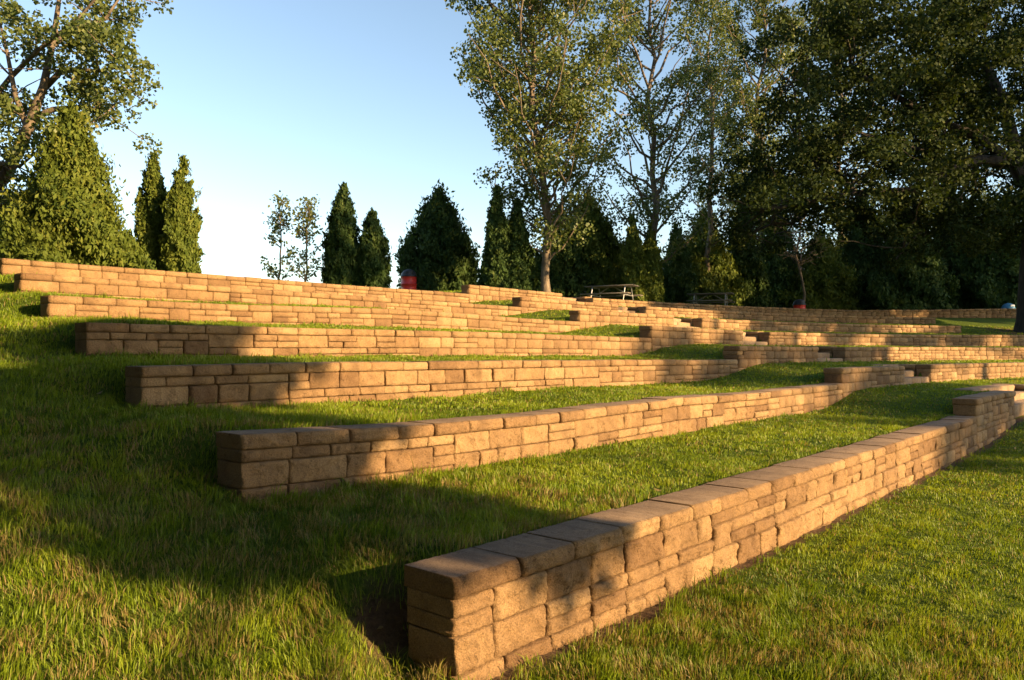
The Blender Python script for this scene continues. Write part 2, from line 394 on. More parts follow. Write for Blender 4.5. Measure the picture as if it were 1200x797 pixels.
for k in range(1, 8):
    i = k-1; o0 = i*DR; top = TOP[i]
    x, y = so2xy(A0[i], o0)
    t = thing('retaining_wall', WL[i], 'wall', (float(x), float(y), top-.4), 'curved block walls left of the steps'); t['kind'] = 'thing'
    w = Wall(o0, A0[i], B1[i], k)
    lB = float(np.interp(B0[i], w.g, w.ell)); lE = w.L
    dist = lambda l: float(np.hypot(*w.world(np.array([l]), np.array([0.]), np.array([0.]))[0][:2]))
    ff = lambda l: (.018 if dist(l) < 6.5 else .028 if dist(l) < 11 else 0) if k <= 4 else 0
    out = []; ashlar(w, out, 0, lB, top-.092, 6, ff); emit('stone_courses', out, t, [M['block'], M['captop']])
    out = []; capline(w, out, 0, lB, top, ff); emit('cap_stones', out, t, [M['block'], M['captop']])
    out = []; ashlar(w, out, lB+.002, lE, top+RAISE-.092, 8, ff); emit('raised_courses', out, t, [M['block'], M['captop']])
    out = []; capline(w, out, lB+.002, lE, top+RAISE, ff); emit('raised_cap_stones', out, t, [M['block'], M['captop']])
    # right of the steps
    x, y = so2xy(C0[i], o0)
    t = thing('retaining_wall', WR[i], 'wall', (float(x), float(y), top-.1), 'curved block walls right of the steps'); t['kind'] = 'thing'
    w = Wall(o0, C0[i], C1[i], k)
    out = []; ashlar(w, out, 0, w.L, top+RAISE-.092, 6, lambda l: 0); emit('stone_courses', out, t, [M['block'], M['captop']])
    out = []; capline(w, out, 0, w.L, top+RAISE, lambda l: 0); emit('cap_stones', out, t, [M['block'], M['captop']])
    th = float(np.interp(C0[i], SS, TH)); d = np.array([-math.cos(th), math.sin(th)]); tg = np.array([math.sin(th), math.cos(th)])
    RL = 1.31 if k > 1 else .9; ln = Line(np.array([x, y])+d*(RL+.31), -d, RL)       # runs back along the steps, faces left
    ln.n = -tg
    out = []; ashlar(ln, out, 0, RL, top+RAISE-.092, 5, lambda l: 0); emit('return_courses', out, t, [M['block'], M['captop']])
    out = []; capline(ln, out, 0, RL, top+RAISE, lambda l: 0); emit('return_cap_stones', out, t, [M['block'], M['captop']])
    # steps in the gap
    sm = (B1[i]+C0[i])/2; x, y = so2xy(sm, o0)
    base = (TOP[i-1] if i else TOP[0]-DZ)+RAISE+.02
    st = thing('stone_steps', ['flight of block steps at the lowest wall, by the right picture edge', 'block steps through the second wall, their dark cheek facing left',
        'block steps through the third wall, between raised end and dark cheek', 'block steps through the fourth wall up, half hidden by its raised end', 'block steps through the fifth wall up, under the picnic tables',
        'block steps through the sixth wall up, below the top steps', 'topmost block steps, ending on the plateau by the picnic tables'][i], 'steps', (float(x), float(y), base), 'block steps between the wall ends')
    for j in range(3):
        w2 = Wall(o0+.30*j+.02, B1[i]+.02, C0[i]-.03, k)
        out = []; e = 0; z1 = base+.125*(j+1)
        nb = max(2, round(w2.L/.55))
        for q in range(nb):
            block(w2, out, w2.L*q/nb+.003, w2.L*(q+1)/nb-.003, z1-.22, z1, 0, .33, 0, cap=True, tint=float(rng.uniform(.2, .8)))
        emit('step', out, st, [M['step'], M['captop']])
# ------------------------------------------------------------------ grass
def grass():
    Ps = []; Ws = []
    bands = [(1.9, 4.5, .0038, 8500), (4.5, 7, .0055, 5000), (7, 11, .0085, 2400), (11, 18, .015, 850), (18, 30, .028, 230)]
    for d0, d1, wd, den in bands:
        area = .5*(d1*d1-d0*d0)*2.3
        n = int(area*den)
        D = np.sqrt(rng.uniform(d0*d0, d1*d1, n)); u = rng.uniform(-1.05, 1.25, n)
        Ps.append(np.stack([u*D, D], 1)); Ws.append(np.full(n, wd)*rng.uniform(.7, 1.25, n))
    Pp = np.concatenate(Ps); Wd = np.concatenate(Ws)
    s, o = xy2so(Pp[:, 0], Pp[:, 1]); keep = np.ones(len(Pp), bool)
    for k in range(1, 8):
        i = k-1; q = o-i*DR
        inw = (q > -.035) & (q < .325) & (((s > A0[i]-.02) & (s < B1[i]+.02)) | ((s > C0[i]-.02) & (s < C1[i]+.02)))
        ais = (q > -.05) & (q < 1.05) & (s > B1[i]-.05) & (s < C0[i]+.35)
        keep &= ~(inw | ais)
    keep &= ~((o > 6*DR+4) & (Pp[:, 1] > 10))
    # thin, worn grass along the foot of the front wall and in the hollow
    foot = (o < 0) & (o > -.22) & (s > A0[0]-.1); keep &= ~(foot & (rng.random(len(Pp)) < sst(-.22, -.05, o)*.93*(.55+.45*vnoise(Pp[:, 0], Pp[:, 1], .5, 9)+.3)))
    hol = np.exp(-(((Pp[:, 0]+.54)/.17)**2+((Pp[:, 1]-3.4)/.2)**2)); keep &= rng.random(len(Pp)) > hol*1.0
    for (sx, sy, r) in ((-1.5, 3.0, .04), (-4.3, 6.0, .25)):
        keep &= rng.random(len(Pp)) > np.exp(-((Pp[:, 0]-sx)**2+(Pp[:, 1]-sy)**2)/r**2)
    Pp = Pp[keep]; Wd = Wd[keep]; s = s[keep]; o = o[keep]; n = len(Pp)
    z = ground_z(Pp[:, 0], Pp[:, 1], (s, o))-.004
    cl = vnoise(Pp[:, 0], Pp[:, 1], .55, 3); cl2 = vnoise(Pp[:, 0], Pp[:, 1], .16, 4); big = vnoise(Pp[:, 0], Pp[:, 1], 2.6, 5)
    wild = sst(.3, -.6, s-0*o)*(s < 0)                    # rougher turf on the bank left of the walls
    h = (.027+.009*cl+.009*cl2+.022*wild)*rng.uniform(.6, 1.35, n)
    ed = np.full(n, 9.)
    for k in range(1, 8):
        q = o-(k-1)*DR; ok = (s > A0[k-1]-.1) & (s < C1[k-1]); ed = np.where(ok, np.minimum(ed, np.minimum(np.abs(q+.03), np.abs(q-.33))), ed)
    h = h*(1+1.0*np.exp(-(ed/.07)**2)*np.clip(.45+.8*vnoise(Pp[:, 0], Pp[:, 1], .3, 12), 0, 1))
    h = np.clip(h, .015, .12); long = rng.random(n) < .02; h = np.where(long, h*1.7, h)
    a = rng.uniform(0, 6.28, n)+0; la = vnoise(Pp[:, 0], Pp[:, 1], .7, 6)*3+rng.normal(0, 1.1, n)
    lean = np.abs(rng.normal(.35, .3, n))+.12*np.abs(cl2)
    dx = np.cos(la)*lean*h; dy = np.sin(la)*lean*h
    wx = np.cos(a)*Wd/2; wy = np.sin(a)*Wd/2
    V = np.empty((n, 5, 3))
    V[:, 0] = np.stack([Pp[:, 0]-wx, Pp[:, 1]-wy, z], 1); V[:, 1] = np.stack([Pp[:, 0]+wx, Pp[:, 1]+wy, z], 1)
    m = .55
    V[:, 2] = np.stack([Pp[:, 0]+wx*.8+dx*.3, Pp[:, 1]+wy*.8+dy*.3, z+h*m], 1); V[:, 3] = np.stack([Pp[:, 0]-wx*.8+dx*.3, Pp[:, 1]-wy*.8+dy*.3, z+h*m], 1)
    V[:, 4] = np.stack([Pp[:, 0]+dx, Pp[:, 1]+dy, z+h*np.clip(1-.35*lean, .4, 1)], 1)
    b = np.arange(n)[:, None]*5
    Fq = np.concatenate([b+np.array([[0, 1, 2]]), b+np.array([[0, 2, 3]]), b+np.array([[3, 2, 4]])], 0)
    tint = np.clip(.44+.12*cl+.16*big+rng.normal(0, .13, n), 0, .8)
    pd = np.clip(.05+.16*np.clip(vnoise(Pp[:, 0], Pp[:, 1], .8, 7), 0, 1)+.6*wild*np.clip(.4+vnoise(Pp[:, 0], Pp[:, 1], .45, 8), 0, 1)*(Pp[:, 1] < 5.5), 0, .6)
    dry = rng.random(n) < pd; tint = np.where(dry, rng.uniform(.84, 1, n), tint)
    g = mesh_np('lawn_grass', V.reshape(-1, 3), Fq, M['grass'], attrs={'tint': np.repeat(tint, 5)})
    g['kind'] = 'stuff'; tag(g, 'short green grass with dry straw blades covering lawn, bank and terraces', 'grass')
    return n
NG = grass()
def litter():
    n = 150; D = np.sqrt(rng.uniform(2.8**2, 13**2, n)); x = rng.uniform(-.75, .75, n)*D; y = D
    s, o = xy2so(x, y); ok = np.ones(n, bool)
    for k in range(1, 8): q = o-(k-1)*DR; ok &= ~((q > -.05) & (q < .36))
    x, y = x[ok], y[ok]; n = len(x); z = ground_z(x, y)+rng.uniform(.012, .04, n); a = rng.uniform(0, 6.28, n); L = rng.uniform(.014, .03, n)
    u = np.stack([np.cos(a), np.sin(a), rng.normal(0, .35, n)], 1)*L[:, None]; v = np.stack([-np.sin(a), np.cos(a), rng.normal(0, .35, n)], 1)*(L*.6)[:, None]; c = np.stack([x, y, z], 1)
    V = np.stack([c-u, c+v, c+u+np.array([0, 0, .008]), c-v], 1)
    g = mesh_np('fallen_leaves', V.reshape(-1, 3), np.arange(n*4).reshape(n, 4), M['grass'], attrs={'tint': np.repeat(rng.uniform(.82, 1, n), 4)})
    g['kind'] = 'stuff'; tag(g, 'dry yellow fallen leaves scattered on the grass', 'leaves')
litter()
# ------------------------------------------------------------------ trees
def leaves(name, P, size, m, parent, N=None, aspect=1.5, tint=None, up=0.):
    P = np.asarray(P); n = len(P); size = np.broadcast_to(size, (n,))
    u = rng.normal(0, 1, (n, 3)); u[:, 2] += up*2; u /= np.linalg.norm(u, axis=1)[:, None]
    if N is None: N = rng.normal(0, 1, (n, 3))
    v = np.cross(N, u); v /= np.linalg.norm(v, axis=1)[:, None]+1e-9
    bend = np.cross(u, v)
    L = (size*aspect/2)[:, None]; W = (size/2)[:, None]
    V = np.stack([P-u*L, P+v*W-u*L*.1, P+u*L+bend*W*.3, P-v*W-u*L*.1], 1)
    Fq = np.arange(n*4).reshape(n, 4)
    if tint is None: tint = rng.normal(.5, .2, n)
    return mesh_np(name, V.reshape(-1, 3), Fq, m, parent, attrs={'tint': np.repeat(np.clip(tint, 0, 1), 4)})
def bez(p0, p1, n=7, sag=0., wob=.05):
    p0 = np.array(p0, float); p1 = np.array(p1, float); t = np.linspace(0, 1, n)[:, None]
    L = np.linalg.norm(p1-p0); d = p0+(p1-p0)*t
    d[:, 2] += (sag*L*4*t*(1-t))[:, 0]
    d[1:-1] += rng.normal(0, wob*L/4, (n-2, 3)); return d
def clumps(centers, rad, per, flat=.8):
    out = []
    for c, r in zip(centers, rad):
        n = max(6, int(per*r*r)); d = rng.normal(0, 1, (n, 3)); d /= np.linalg.norm(d, axis=1)[:, None]
        d *= (rng.random(n)**.45)[:, None]*r; d[:, 2] *= flat; out.append(np.array(c)+d)
    return np.concatenate(out)
def poplar(label, x, y, H, R, bare=.12, nb=40, leaf=.10, per=230, lean=(0, 0), group='poplars on the plateau', m='poplar', bark='bark_pale', tr=.2, fill=1.0, name='poplar_tree', dead=0, z0=None):
    z = gz(x, y)-.1 if z0 is None else z0; t = thing(name, label, 'tree', (x, y, z), group)
    tb = MB(); top = np.array([x+lean[0], y+lean[1], z+H])
    tp = bez((x, y, z), top, 12, 0, .035); tb.tube(tp, np.linspace(tr, .03, 12)*np.array([1.35]+[1]*11), 10)
    cs = []; rs = []
    for b in range(nb):
        f = bare+(1-bare)*(b+rng.random())/nb*.97; k = f*11; i = min(int(k), 10)
        p = tp[i]+(tp[i+1]-tp[i])*(k-i)
        prof = math.sin((.24+.68*(f-bare)/(1-bare))*math.pi)**.75
        Lb = R*prof*rng.uniform(.6, 1.08); a = b*2.4+rng.uniform(-.5, .5); rise = rng.uniform(.8, 1.5)
        e = p+np.array([math.cos(a)*Lb, math.sin(a)*Lb, Lb*rise])
        bp = bez(p, e, 7, -.06, .07); tb.tube(bp, np.linspace(.018+.02*Lb*(1-f*.6), .009, 7), 6)
        if rng.random() < dead: continue
        for q in np.linspace(.32, 1.04, max(3, int(Lb*2.6))):
            if rng.random() > .86*fill: continue
            c = p+(e-p)*q+rng.normal(0, .17+.07*Lb, 3)*np.array([1, 1, .8]); cs.append(c); rs.append(rng.uniform(.28, .62)*(.75+.12*R))
        for _ in range(2):
            q = rng.uniform(.4, .9); p2 = p+(e-p)*q; e2 = p2+np.array([rng.normal(0, .5), rng.normal(0, .5), rng.uniform(.1, .8)])*Lb*.36
            tb.tube(bez(p2, e2, 4), np.linspace(.02, .007, 4), 5)
            if rng.random() < fill: cs.append(e2); rs.append(rng.uniform(.28, .55)*(.75+.12*R))
    tb.build('trunk', M[bark], t, True)
    cc = np.array(cs); ax = np.stack([np.interp(cc[:, 2], tp[:, 2], tp[:, i]) for i in (0, 1)], 1); ok = np.linalg.norm(cc[:, :2]-ax, axis=1) < R*.92
    cs = cc[ok]; rs = np.array(rs)[ok]
    P = clumps(cs, rs, per*1.75); leaves('crown', P, rng.uniform(.7, 1.2, len(P))*leaf, M[m], t, aspect=1.15, tint=rng.normal(.45, .22, len(P)))
    return t
def cedar(label, x, y, H, R, m='cedar', p=1.3, n=9000, sz=.16, group='cedars on the plateau', base=.0, name='cedar_tree', lump=.22, tips=1, belly=.12, cat='tree'):
    z = gz(x, y)-.05; t = thing(name, label, cat, (x, y, z), group)
    tb = MB(); tb.tube(bez((x, y, z), (x, y, z+H*.8), 6, 0, .01), np.linspace(.07+.02*H, .03, 6), 8); tb.build('trunk', M['bark_brown'], t, True)
    n = int(n*3.3); sz = sz*.5; ph = rng.uniform(0, 6.28, 6); Ps = []; Ns = []
    for it in range(tips):
        off = np.zeros(2) if it == 0 else rng.normal(0, R*.45, 2); hh = H if it == 0 else H*rng.uniform(.72, .9); rr = R if tips == 1 else R*.75
        k = n//tips
        f = 1-np.sqrt(rng.random(k)*.985); f = base+(1-base)*f; a = rng.uniform(0, 6.28, k)
        prof = (1-f**p)*(.72+.28*np.clip(f/belly, 0, 1))
        lumpv = 1+lump*(.5*np.sin(3*a+ph[0]+9*f)+.5*np.sin(5*a-ph[1]+17*f)+.6*np.sin(2*a+ph[2]-26*f)*np.cos(7*a+ph[3]+31*f))
        r = rr*prof*lumpv*np.where(rng.random(k) < .7, rng.uniform(.8, 1.06, k), rng.uniform(.3, .85, k))
        Ps.append(np.stack([x+off[0]+np.cos(a)*r, y+off[1]+np.sin(a)*r, z+f*hh+rng.normal(0, .05, k)], 1))
        Ns.append(np.stack([np.cos(a), np.sin(a), np.full(k, .4)], 1)+rng.normal(0, .55, (k, 3)))
    P = np.concatenate(Ps); N = np.concatenate(Ns)
    # sprays gather in tufts that stand a little proud of the outline
    nt_ = max(60, int(len(P)/70)); ti = rng.integers(0, len(P), nt_); cen = P[ti].copy(); ax = np.array([x, y, 0])
    out = cen-ax; out[:, 2] = 0; cen = cen+out*rng.uniform(-.08, .07, nt_)[:, None]
    k = len(P)*3//5; a = rng.integers(0, nt_, k); tr_ = np.clip(R*.16, .09, .3)*rng.uniform(.6, 1.3, nt_)
    P[:k] = cen[a]+rng.normal(0, .5, (k, 3))*tr_[a][:, None]*np.array([1, 1, 1.35]); N[:k] = N[ti[a]]+rng.normal(0, .5, (k, 3))
    tt = rng.normal(0, .17, nt_); lt = .5+.1*np.sin(P[:, 2]*3+ph[4]+3*np.arctan2(P[:, 1]-y, P[:, 0]-x)); lt[:k] += tt[a]
    P[:, 2] = np.maximum(P[:, 2], z+.02)
    leaves('crown', P, rng.uniform(.6, 1.3, len(P))*sz, M[m], t, N, 2.3, rng.normal(0, .13, len(P))+lt, up=.8)
    return t
def px(X, D): return ((X-600)/F*D, D)
def hgt(Y, D): return EYE+(HZ-Y)/F*D          # world height of a photo row at depth D
def ced(label, X, Ytop, D, wpx, **kw):
    x, y = px(X, D); return cedar(label, x, y, hgt(Ytop, D)-gz(x, y)+.05, wpx/2/F*D, **kw)
# left: cottonwood leaning in, broad cedar, tight pair of columns
def left_tree():
    x, y = px(-60, 23); z = gz(x, y)-.1
    t = thing('cottonwood_tree', 'big cottonwood leaning in from the left edge with pale sunlit limbs', 'tree', (x, y, z))
    tb = MB(); pt = lambda X, Y, D: np.array([(X-600)/F*D, D, hgt(Y, D)])
    cs = []; rs = []
    tb.tube(np.array([pt(-70, 345, 23), pt(-50, 280, 23), pt(-25, 235, 23), pt(5, 205, 22.8), pt(30, 150, 22.6), pt(48, 100, 22.4), pt(60, 40, 22.3), pt(70, -40, 22.2)]), [.34, .28, .22, .18, .15, .11, .08, .04], 10)
    limbs = [[(-25, 235), (-15, 120), (10, 88), (40, 58), (65, 38), (95, 12), (130, -30)], [(34, 138), (60, 127), (90, 124), (115, 127), (135, 120)], [(46, 105), (70, 80), (90, 80), (115, 82), (142, 76)],
             [(58, 50), (90, 30), (120, 20), (140, -10)], [(30, 150), (15, 110), (5, 60), (-10, 0)], [(-50, 280), (-20, 250), (10, 235), (45, 240)], [(-25, 235), (0, 190), (20, 195), (40, 178)], [(-40, 240), (-60, 150), (-70, 60), (-70, -40)]]
    for L in limbs:
        D0 = 22.5+rng.normal(0, .15); pp = np.array([pt(X, Y, D0+rng.normal(0, .12)-.25*j*rng.random()) for j, (X, Y) in enumerate(L)])
        tb.tube(pp, np.linspace(.10, .025, len(L)), 7)
        for j in range(len(L)):
            for q in range(3 if j else 1):
                d = rng.normal(0, 1, 3)*np.array([.55, .9, .5]); e = pp[j]+d
                tb.tube(bez(pp[j], e, 4), np.linspace(.022, .008, 4), 5); cs.append(e); rs.append(rng.uniform(.28, .5))
    for (X, Y, s) in ((20, 20, 16), (75, 55, 16), (110, 40, 14), (128, 98, 13), (140, 72, 10), (105, 110, 12), (20, 170, 10), (5, 120, 10), (30, 240, 8), (10, 275, 8), (-30, 120, 12), (-20, 20, 12), (120, 25, 10), (85, 140, 7), (120, 125, 8), (60, 185, 7)):
        for q in range(s):
            cs.append(pt(X+rng.normal(0, 20), Y+rng.normal(0, 16), 22.3+rng.normal(0, .9))); rs.append(rng.uniform(.2, .42))
    tb.build('trunk', M['bark_pale'], t, True)
    P = clumps(cs, rs, 480); leaves('crown', P, rng.uniform(.7, 1.2, len(P))*.105, M['poplar'], t, aspect=1.15, tint=rng.normal(.45, .2, len(P)))
left_tree()
ced('broad sunlit cedar beneath the leaning cottonwood at far left', 80, 116, 20.8, 150, n=17000, sz=.13, p=1.05, lump=.3)
ced('low sunlit cedar bush tucked right of the broad left cedar', 150, 272, 24.8, 60, n=3500, sz=.14, p=1.6, lump=.3)
ced('dense cedar low at the left edge behind the top wall end', 8, 222, 26, 90, n=6000, sz=.15, p=1.1, lump=.3)
ced('left column of the narrow sunlit cedar pair', 178, 176, 25.5, 37, n=9000, sz=.12, p=3.0)
ced('right column of the narrow sunlit cedar pair, two pointed tips', 214, 178, 25.2, 48, n=12000, sz=.12, p=3.0, tips=2)
def sapling(label, X, Ytop, D, w, n):
    x, y = px(X, D); z = gz(x, y)-.05; H = hgt(Ytop, D)-z
    t = thing('sapling_tree', label, 'tree', (x, y, z), 'thin young trees on the plateau'); tb = MB()
    tp = bez((x, y, z), (x+.1, y, z+H), 8, 0, .05); tb.tube(tp, np.linspace(.045, .01, 8), 6); P = []
    for b in range(n):
        f = rng.uniform(.12, .98); p = tp[0]+(tp[-1]-tp[0])*f; a = rng.uniform(0, 6.28); L = w*(1.1-f*.75)*rng.uniform(.5, 1)
        e = p+np.array([math.cos(a)*L, math.sin(a)*L, L*.9]); tb.tube(bez(p, e, 4), np.linspace(.012, .004, 4), 4)
        q = rng.random(22)[:, None]; P.append(p+(e-p)*(.3+.75*q)+rng.normal(0, .09, (22, 3)))
    tb.build('trunk', M['bark_brown'], t, True); P = np.concatenate(P)
    leaves('crown', P, rng.uniform(.6, 1.2, len(P))*.085, M['sapling'], t, tint=rng.uniform(0, 1, len(P)))
sapling('thin young tree with sparse leaves, left of the two saplings', 326, 234, 26, .75, 34)
sapling('thin young tree with more leaves, right of the two saplings', 356, 236, 25.5, .85, 46)
ced('dark narrow cedar column, taller left one right of the saplings', 401, 214, 25.5, 38, m='shaded_cedar', n=7000, sz=.12, p=3.2)
ced('dark narrow cedar column, shorter right one left of the red barrel', 436, 243, 25.5, 35, m='shaded_cedar', n=6000, sz=.12, p=3.2)
ced('broad dark conical cedar right behind the red barrel in the open', 514, 219, 31, 84, m='shaded_cedar', n=14000, sz=.16, p=2.3, lump=.3)
ced('dark columnar cedar left of the tall poplar trunk', 582, 217, 27, 34, m='shaded_cedar', n=7000, sz=.13, p=2.3)
ced('dark columnar cedar touching the tall poplar trunk', 606, 228, 27.2, 36, m='shaded_cedar', n=7000, sz=.13, p=2.3)
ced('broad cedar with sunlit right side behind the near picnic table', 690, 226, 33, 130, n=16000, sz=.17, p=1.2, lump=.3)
ced('leafy cedar beside the tall poplar trunk, left of the near picnic table', 655, 238, 31, 70, m='shaded_cedar', n=7000, sz=.17, p=1.4, lump=.3)
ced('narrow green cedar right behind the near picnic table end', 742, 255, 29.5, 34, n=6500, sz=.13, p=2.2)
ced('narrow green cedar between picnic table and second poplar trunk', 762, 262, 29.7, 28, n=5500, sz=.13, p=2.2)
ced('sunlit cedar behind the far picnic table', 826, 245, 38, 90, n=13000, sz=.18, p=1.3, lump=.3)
ced('dark cedar between second poplar and far picnic table', 793, 262, 36, 50, m='shaded_cedar', n=7000, sz=.17, p=1.6)
ced('dark slim cedar right of the far picnic table', 872, 228, 39, 56, m='shaded_cedar', n=8000, sz=.18, p=1.7)
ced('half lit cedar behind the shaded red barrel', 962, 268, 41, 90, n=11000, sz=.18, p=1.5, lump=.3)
ced('dark cedar left of the shaded red barrel', 912, 240, 42, 70, m='shaded_cedar', n=9000, sz=.2, p=1.7)
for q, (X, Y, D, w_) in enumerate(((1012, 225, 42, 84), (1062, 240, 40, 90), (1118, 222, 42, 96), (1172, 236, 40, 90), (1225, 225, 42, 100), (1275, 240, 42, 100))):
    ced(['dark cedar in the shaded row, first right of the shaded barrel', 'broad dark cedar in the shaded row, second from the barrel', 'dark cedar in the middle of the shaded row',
         'dark cedar just left of the oak trunk', 'dark cedar behind the oak trunk at the right edge', 'dark cedar at the end of the shaded row beyond the edge'][q], X, Y, D, w_, m='shaded_cedar', n=10000, sz=.2, p=1.8, lump=.3)
x, y = px(641, 27); poplar('tallest poplar with pale trunk rising left of the near picnic table', x, y, 15.5, 3.2, nb=84, per=235, lean=(-.9, .3), tr=.155, bare=.11)
x, y = px(769, 31); poplar('open poplar with bare twigs and pale trunk behind the near picnic table', x, y, 15.5, 3.0, nb=54, per=200, tr=.15, bare=.12, fill=.95, dead=.1, lean=(-.3, 0))
x, y = px(832, 37); poplar('slender poplar in the gap left of the oak crown', x, y, 16, 1.5, nb=40, per=210, tr=.16, bare=.2)
x, y = px(896, 43); poplar('tall dense poplar behind the oak crown, sunlit on top', x, y, 21, 3.3, nb=70, per=170, leaf=.125, tr=.2, bare=.15)
x, y = px(985, 47); poplar('tall poplar far behind the oak, showing through its gaps', x, y, 22, 3.4, nb=50, per=150, leaf=.13, tr=.22, bare=.15)
x, y = px(1110, 48); poplar('tall poplar hidden behind the middle of the oak crown', x, y, 20, 3.6, nb=48, per=140, leaf=.14, tr=.22, bare=.1)
def dead_tree(label, X, Ytop, D, n):
    x, y = px(X, D); z = gz(x, y)-.1; H = hgt(Ytop, D)-z
    t = thing('dead_tree', label, 'tree', (x, y, z)); tb = MB()
    tp = bez((x, y, z), (x+rng.normal(0, .3), y, z+H), 9, 0, .08); tb.tube(tp, np.linspace(.075, .015, 9), 7); br = MB()
    for b in range(n):
        f = rng.uniform(.38, .97); p = tp[0]+(tp[-1]-tp[0])*f; a = rng.uniform(0, 6.28); L = rng.uniform(.6, 1.7)
        e = p+np.array([math.cos(a)*L, math.sin(a)*L, L*rng.uniform(.1, .9)]); br.tube(bez(p, e, 6, .05, .14), np.linspace(.028, .008, 6), 5)
        for q in range(4):
            p2 = p+(e-p)*rng.uniform(.35, .95); br.tube(bez(p2, p2+rng.normal(0, .28, 3)+np.array([0, 0, .12]), 4, 0, .1), np.linspace(.012, .005, 4), 4)
    tb.build('trunk', M['bark_pale'], t, True); br.build('branches', M['bark_pale'], t, True)
dead_tree('bare dead tree with pale twigs right above the shaded red barrel', 938, 215, 37.5, 34)
# the big oak
def oak():
    D = 28.3; x, y = px(1204, D); z = gz(x, y)-.15
    t = thing('oak_tree', 'huge dark oak at the right edge with long low limbs over the walls', 'tree', (x, y, z)); tb = MB()
    pt = lambda X, Y, D: np.array([(X-600)/F*D, D, hgt(Y, D)])
    tb.tube(np.array([pt(1208, 395, D), pt(1206, 375, D), pt(1208, 330, D), pt(1213, 270, D), pt(1210, 215, D), pt(1190, 185, D-.1)]), [.62, .40, .36, .36, .38, .3], 14)
    limbs = [([(1210, 225), (1190, 190), (1150, 186), (1110, 205), (1075, 222), (1030, 225), (990, 226), (945, 238), (900, 245)], .22, .05, -2.5),
             ([(1005, 226), (985, 205), (950, 180), (938, 160), (938, 130), (930, 95)], .10, .03, -1.5),
             ([(1190, 190), (1150, 160), (1100, 140), (1050, 110), (1000, 80), (960, 60)], .2, .04, -1),
             ([(1195, 190), (1180, 120), (1150, 60), (1110, 0), (1080, -60)], .24, .06, 0), ([(1200, 190), (1215, 110), (1225, 20), (1230, -80)], .24, .06, .5),
             ([(1210, 215), (1250, 170), (1300, 150), (1360, 130)], .2, .05, 0), ([(1110, 205), (1080, 175), (1040, 165), (1000, 150)], .1, .03, -2),
             ([(1150, 186), (1120, 240), (1090, 262), (1060, 290)], .09, .02, -2), ([(960, 232), (930, 262), (905, 262), (880, 275)], .07, .02, -.5)]
    cs = []; rs = []
    for L, r0, r1, dd in limbs:
        pp = np.array([pt(X, Y, D-.05+dd*j/len(L)) for j, (X, Y) in enumerate(L)])
        tb.tube(pp, np.linspace(r0, r1, len(L)), 9)
        for j in range(1, len(L)):
            for q in range(6):
                dv = rng.normal(0, 1, 3)*np.array([1.0, 1.5, .8])+np.array([0, 0, .35]); e = pp[j]+dv
                tb.tube(bez(pp[j], e, 5, 0, .1), np.linspace(.035, .01, 5), 5); cs.append(e); rs.append(rng.uniform(.35, .7))
    # crown volume
    boxes = [(905, 215, 45, 28, 34), (960, 120, 50, 60, 46), (1000, 30, 50, 50, 46), (1060, 100, 60, 80, 70), (1130, 60, 60, 80, 70), (1180, 120, 50, 80, 60), (1100, 0, 80, 50, 52), (1200, 20, 60, 80, 56),
             (1080, 255, 60, 26, 40), (1150, 265, 50, 30, 42), (1010, 250, 50, 16, 22), (880, 200, 26, 34, 16), (960, 200, 40, 26, 14), (1280, 150, 60, 120, 70), (1230, -80, 120, 60, 60), (1080, -80, 90, 50, 50), (970, 180, 40, 22, 20), (1050, 185, 60, 34, 22), (1190, 240, 40, 40, 26), (1125, 196, 50, 18, 16), (1260, 250, 50, 30, 30)]
    for X, Y, a, b, n in boxes:
        for q in range(n):
            cs.append(pt(X+rng.normal(0, a*.55), Y+rng.normal(0, b*.55), D+rng.normal(.3, 2.4))); rs.append(rng.uniform(.3, .75))
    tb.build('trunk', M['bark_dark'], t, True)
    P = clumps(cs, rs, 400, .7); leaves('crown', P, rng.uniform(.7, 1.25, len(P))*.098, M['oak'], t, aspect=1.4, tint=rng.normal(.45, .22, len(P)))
oak()
